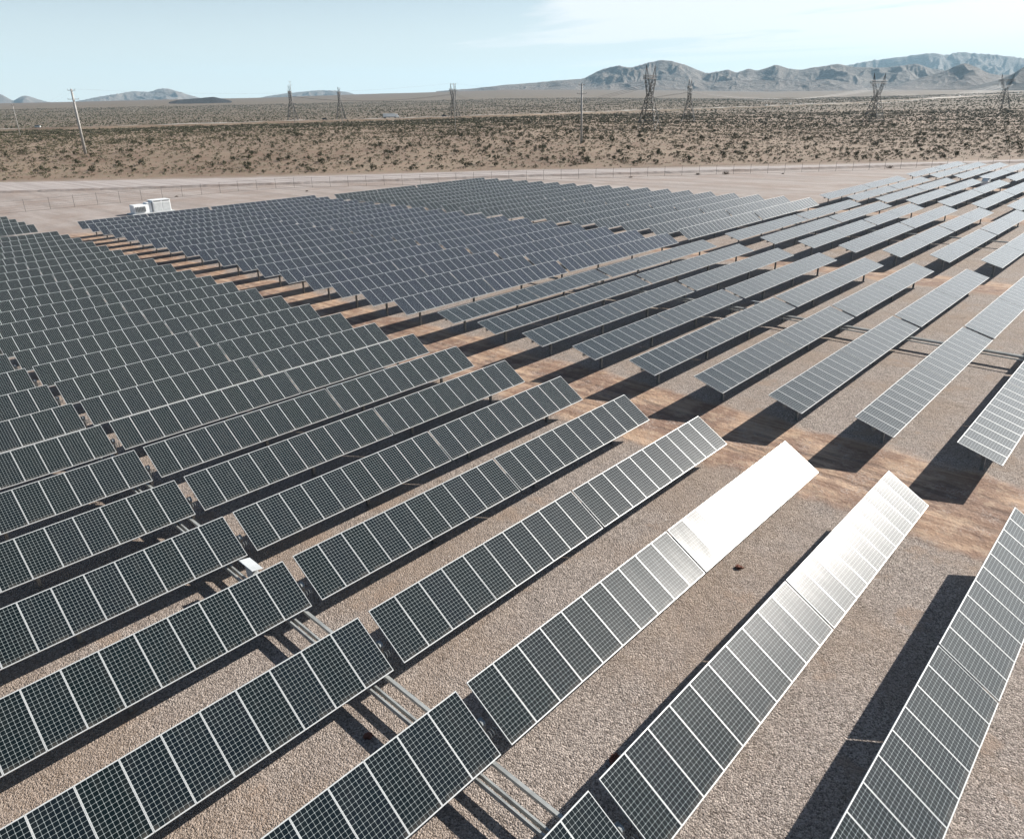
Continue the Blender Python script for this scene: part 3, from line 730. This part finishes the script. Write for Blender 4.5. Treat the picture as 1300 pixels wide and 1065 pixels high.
lm = [(-78.5, 'left photo edge'), (-73, 'tall left pole'), (-71.5, 'white cabinets'), (-64, 'fence corner'),
      (-59.3, 'first tower'), (-56, 'second tower'), (-52.3, 'white truck'), (-47.7, 'third tower'),
      (-38.3, 'middle pole'), (-33.3, 'tallest tower'), (-30.5, 'fifth tower'), (-18.2, 'sixth tower'), (-11, 'rightmost tower'), (-8, 'right photo edge')]
lmaz = np.array([a for a, _ in lm])
bins = {}
for i in np.where(sel)[0]:
    k = int(np.clip(np.searchsorted(lmaz, az[i]) - 1, 0, len(lm) - 2)); band = 0 if e[i] < 28 else 1 if e[i] < 60 else 2
    bins.setdefault((k, band), []).append(i)
for (k, band), ids in bins.items():
    ids.sort(key=lambda i: az[i])
    for n, i in enumerate(ids):
        where = ['at the road edge', 'just past the road', 'farther out'][band]
        lab = '%s bush from left, %s, between %s and %s' % (ordw(n + 1), where, lm[k][1], lm[k + 1][1])
        r = empty('desert_shrub', (x[i], y[i], T(x[i], y[i])), rg.uniform(0, 6.28)); s = size[i] * 1.15
        r.scale = (s, s * rg.uniform(.8, 1.1), s * rg.uniform(.75, 1.05)); tag(r, lab, 'shrub', 'creosote bushes nearest the road')
        a, b = SM[rg.integers(6)]; link('leaves', a, r); link('stems', b, r)
def stuff_shrubs(name, x, y, s, nq, seed):
    rg = np.random.default_rng(seed); n = len(x); z = terr(x, y)
    c = np.stack([x, y, z], -1)[:, None]; S = s[:, None, None]
    ctr = rg.normal(0, .42, (n, nq, 3)); ctr[..., 2] = np.abs(rg.normal(.45, .25, (n, nq))); ctr = c + ctr * S
    u = rg.normal(0, 1, (n, nq, 3)); u /= np.linalg.norm(u, axis=-1, keepdims=True); w = np.cross(u, rg.normal(0, 1, (n, nq, 3))); w /= np.linalg.norm(w, axis=-1, keepdims=True)
    q = S * rg.uniform(.8, 1.2, (n, nq, 1)) * (1.25 / math.sqrt(nq))
    V = np.stack([ctr - u * q, ctr + w * q * .6, ctr + u * q, ctr - w * q * .6], 2).reshape(-1, 3)
    return np_mesh(name, V, np.arange(len(V)).reshape(-1, 4), M['shrub'])
m_ = ~sel
xa, ya, sa = x[m_], y[m_], size[m_]
x2, y2, d2, az2, e2 = scatter(300, 700, 1., int(area(300, 700) / 11), 2); s2 = np.clip(np.random.default_rng(6).lognormal(-.35, .35, len(x2)), .3, 1.6)
x3, y3, d3, az3, e3 = scatter(700, 2600, 1., 75000, 3); s3 = np.clip(np.random.default_rng(7).lognormal(.15, .35, len(x3)), .6, 2.6)
for nm, a, b, c, q, sd in (('desert_scrub', xa, ya, sa, 34, 1), ('desert_scrub', x2, y2, s2, 12, 2), ('desert_scrub', x3, y3, s3 * .8, 5, 3)):
    o = link(nm, stuff_shrubs(nm, a, b, c, q, sd)); tag(o, ['', 'dense small bushes filling the desert beyond the dirt road', 'olive scrub covering the middle of the plain up to the highway', 'distant dark scrub beyond the highway'][sd], 'scrub', kind='stuff')
# pale dry grass tufts between the bushes
xg, yg, dg, ag, eg = scatter(3, 320, 1., int(area(3, 320) / 15), 9); rg = np.random.default_rng(9)
m, t = mat('dry_grass'); g_ = t.n('ShaderNodeNewGeometry').outputs['Position']
t.pbsdf(t.mix(t.noise(g_, .8, 2), (.20, .165, .10), (.29, .24, .16)), .9); M['grass'] = m
SH = M['shrub']; M['shrub'] = M['grass']
o = link('dry_grass', stuff_shrubs('dry_grass', xg, yg, rg.uniform(.25, .6, len(xg)), 14, 4)); M['shrub'] = SH
tag(o, 'pale dry bunch grass scattered between the bushes', 'grass', kind='stuff')

def weed(x, y, s, label, m='rust', group=None, cat='dry weed', name='dry_weed'):
    rg = random.Random(int(x * 97 + y * 13)); b = MB(); z = T(x, y)
    for k in range(46):
        a = rg.uniform(0, 2 * PI); el = rg.uniform(.15, 1.3); L = s * rg.uniform(.4, 1)
        p = Vector((math.cos(a) * math.cos(el), math.sin(a) * math.cos(el), math.sin(el) * .6)) * L
        b.bar((0, 0, 0), p, .012 + s * .01, 4, .006); 
        b.ball(p * .9, .035 + s * .05, (1, 1, .6), 1)
    o = b.build(name, M[m]); o.location = (x, y, z); tag(o, label, cat, group)
def G0(px, py):  # ground point on the flat site, worked out once from the survey numbers
    return px, py
for x, y, s, lab in ((-8.66, 12.85, .26, 'rusty red dried weed on the gravel between the second and third near rows'),
                     (-11.75, 15.3, .2, 'small rusty weed on the gravel left of the glaring row'),
                     (-14.6, 8.6, .17, 'small brown weed on the gravel beside the strut shadows'),
                     (-10.4, 23.6, .2, 'dark reddish weed on the gravel near the far end of the glaring row'),
                     (-16.4, 22.3, .15, 'tiny dark weed near the third gravel strip')):
    weed(x, y, s, lab)
for x, y, s, lab in ((-95.5, 183, 1.5, 'larger dark tumbleweed heap against the fence in the middle of the far edge'),
                     (-101, 178, 1.0, 'smaller dark tumbleweed against the fence left of the larger heap'),
                     (-54, 133.5, 1.3, 'dark brown shrub at the near end of the first white looking row'),
                     (-66, 219.5, 1.5, 'dark tumbleweed on the dirt road left of the white rows'),
                     (-160, 96, .5, 'small dark weed on the pale ground inside the fence corner'),
                     (-178, 72, .5, 'small dark weed at the foot of the left fence'),
                     (-112, 163, .7, 'dark weed at the fence left of the tumbleweed heap'),
                     (-83, 190, .5, 'small dark weed inside the fence right of the tumbleweed heap'),
                     (-36, 243, 1.6, 'dark bush beside the road behind the last white rows'),
                     (-29, 249, 1.3, 'second dark bush beside the road behind the last white rows')):
    weed(x, y, s, lab, 'twig', None, 'tumbleweed', 'tumbleweed')

# ------------------------------------------------------------------ haze
b = MB(); b.box((0, 0, 545), (36400, 36400, 1110))
m, t = mat('haze_air'); pv = t.n('ShaderNodeVolumePrincipled'); pv.inputs['Color'].default_value = (.55, .82, 1, 1); pv.inputs['Density'].default_value = 3.3e-5
pv.inputs['Anisotropy'].default_value = .1
ou = t.n('ShaderNodeOutputMaterial'); t.nt.links.new(pv.outputs[0], ou.inputs['Volume'])
hz = b.build('haze', m); tag(hz, kind='stuff')

# ------------------------------------------------------------------ sun and sky
SUN_EL, SUN_AZ = 30.6, 20.8          # azimuth from +Y towards +X
sd = Vector((math.sin(R(SUN_AZ)) * math.cos(R(SUN_EL)), math.cos(R(SUN_AZ)) * math.cos(R(SUN_EL)), math.sin(R(SUN_EL))))
L = bpy.data.lights.new('sun', 'SUN'); L.energy = 5.0; L.angle = R(.53); L.color = (1, .955, .89)
so = bpy.data.objects.new('sun', L); col.objects.link(so); so.rotation_euler = sd.to_track_quat('Z', 'Y').to_euler(); so.location = (0, 0, 300)
w = bpy.data.worlds.new('World'); sc.world = w; w.use_nodes = True; t = NT(w.node_tree)
sky = t.n('ShaderNodeTexSky', sky_type='NISHITA'); sky.sun_disc = False; sky.sun_elevation = R(SUN_EL); sky.sun_rotation = R(SUN_AZ)
sky.air_density = 1.0; sky.dust_density = 1.0; sky.ozone_density = 2.2; sky.altitude = 600
tc = t.n('ShaderNodeTexCoord').outputs['Generated']; sp = t.n('ShaderNodeSeparateXYZ'); t.set(sp.inputs[0], tc)
zz = t.m('MAXIMUM', sp.outputs[2], .02); cx = t.m('DIVIDE', sp.outputs[0], zz); cy = t.m('DIVIDE', sp.outputs[1], zz)
cv = t.n('ShaderNodeCombineXYZ'); t.set(cv.inputs[0], cx); t.set(cv.inputs[1], cy)
cn = t.noise(t.map(cv.outputs[0], (.11, .24, 1), (0, 0, R(28)), (3.1, 1.7, 0)), 1., 8, .62, dist=.8)
azm = t.m('ARCTAN2', sp.outputs[0], sp.outputs[1])
side = t.m('ADD', t.ss(azm, R(-52), R(-28), -.2, .085), t.ss(azm, R(-24), R(-6), 0, .24))
cm = t.m('MULTIPLY', t.ss(t.m('ADD', cn, side), .48, .60), t.m('MULTIPLY', t.ss(sp.outputs[2], .03, .07), t.m('MULTIPLY', t.ss(sp.outputs[2], .36, .60, 1, 0), t.ss(azm, R(25), R(60), 1, 0))))
dt = t.n('ShaderNodeVectorMath', operation='DOT_PRODUCT'); t.set(dt.inputs[0], tc); dt.inputs[1].default_value = sd
glow = t.m('MULTIPLY_ADD', t.m('POWER', t.m('MAXIMUM', dt.outputs['Value'], 0.), 8.), 1.5, 1.)     # thin cloud is brighter towards the sun
vm = t.n('ShaderNodeVectorMath', operation='SCALE'); vm.inputs[0].default_value = (10.9, 11.05, 11.15); t.set(vm.inputs['Scale'], glow)
veil = t.ss(sp.outputs[2], .0, .29, .72, 0)          # thin high haze, thickest towards the horizon
sk = t.mix(veil, sky.outputs[0], (10.9, 12.0, 11.9))
cl = t.mix(t.m('MULTIPLY', cm, .8), sk, vm.outputs[0])
bg = t.n('ShaderNodeBackground'); t.set(bg.inputs[0], cl); bg.inputs[1].default_value = .05
ow = t.n('ShaderNodeOutputWorld'); t.nt.links.new(bg.outputs[0], ow.inputs[0])

# ------------------------------------------------------------------ camera
cd = bpy.data.cameras.new('camera'); cam = bpy.data.objects.new('camera', cd); col.objects.link(cam); sc.camera = cam
f, pi_, ya, ro = 912.999, R(20.85), R(-43.956), R(-1.449)
Fv = Vector((math.sin(ya) * math.cos(pi_), math.cos(ya) * math.cos(pi_), -math.sin(pi_)))
Rv = Vector((math.cos(ya), -math.sin(ya), 0)); Uv = Rv.cross(Fv)
R2 = Rv * math.cos(ro) + Uv * math.sin(ro); U2 = -Rv * math.sin(ro) + Uv * math.cos(ro)
mw = Matrix((R2, U2, -Fv)).transposed().to_4x4(); mw.translation = (0, 0, CAMZ)
cam.matrix_world = mw
cd.sensor_fit = 'HORIZONTAL'; cd.sensor_width = 36; cd.lens = f / 1300 * 36; cd.shift_y = -45 / 1300
cd.clip_start = .1; cd.clip_end = 60000
vs = sc.view_settings; vs.view_transform = 'Standard'; vs.look = 'None'; vs.exposure = .95; vs.gamma = 1
sc.render.engine = 'CYCLES'; sc.cycles.volume_bounces = 0; sc.cycles.max_bounces = 4; sc.cycles.diffuse_bounces = 2; sc.cycles.glossy_bounces = 2
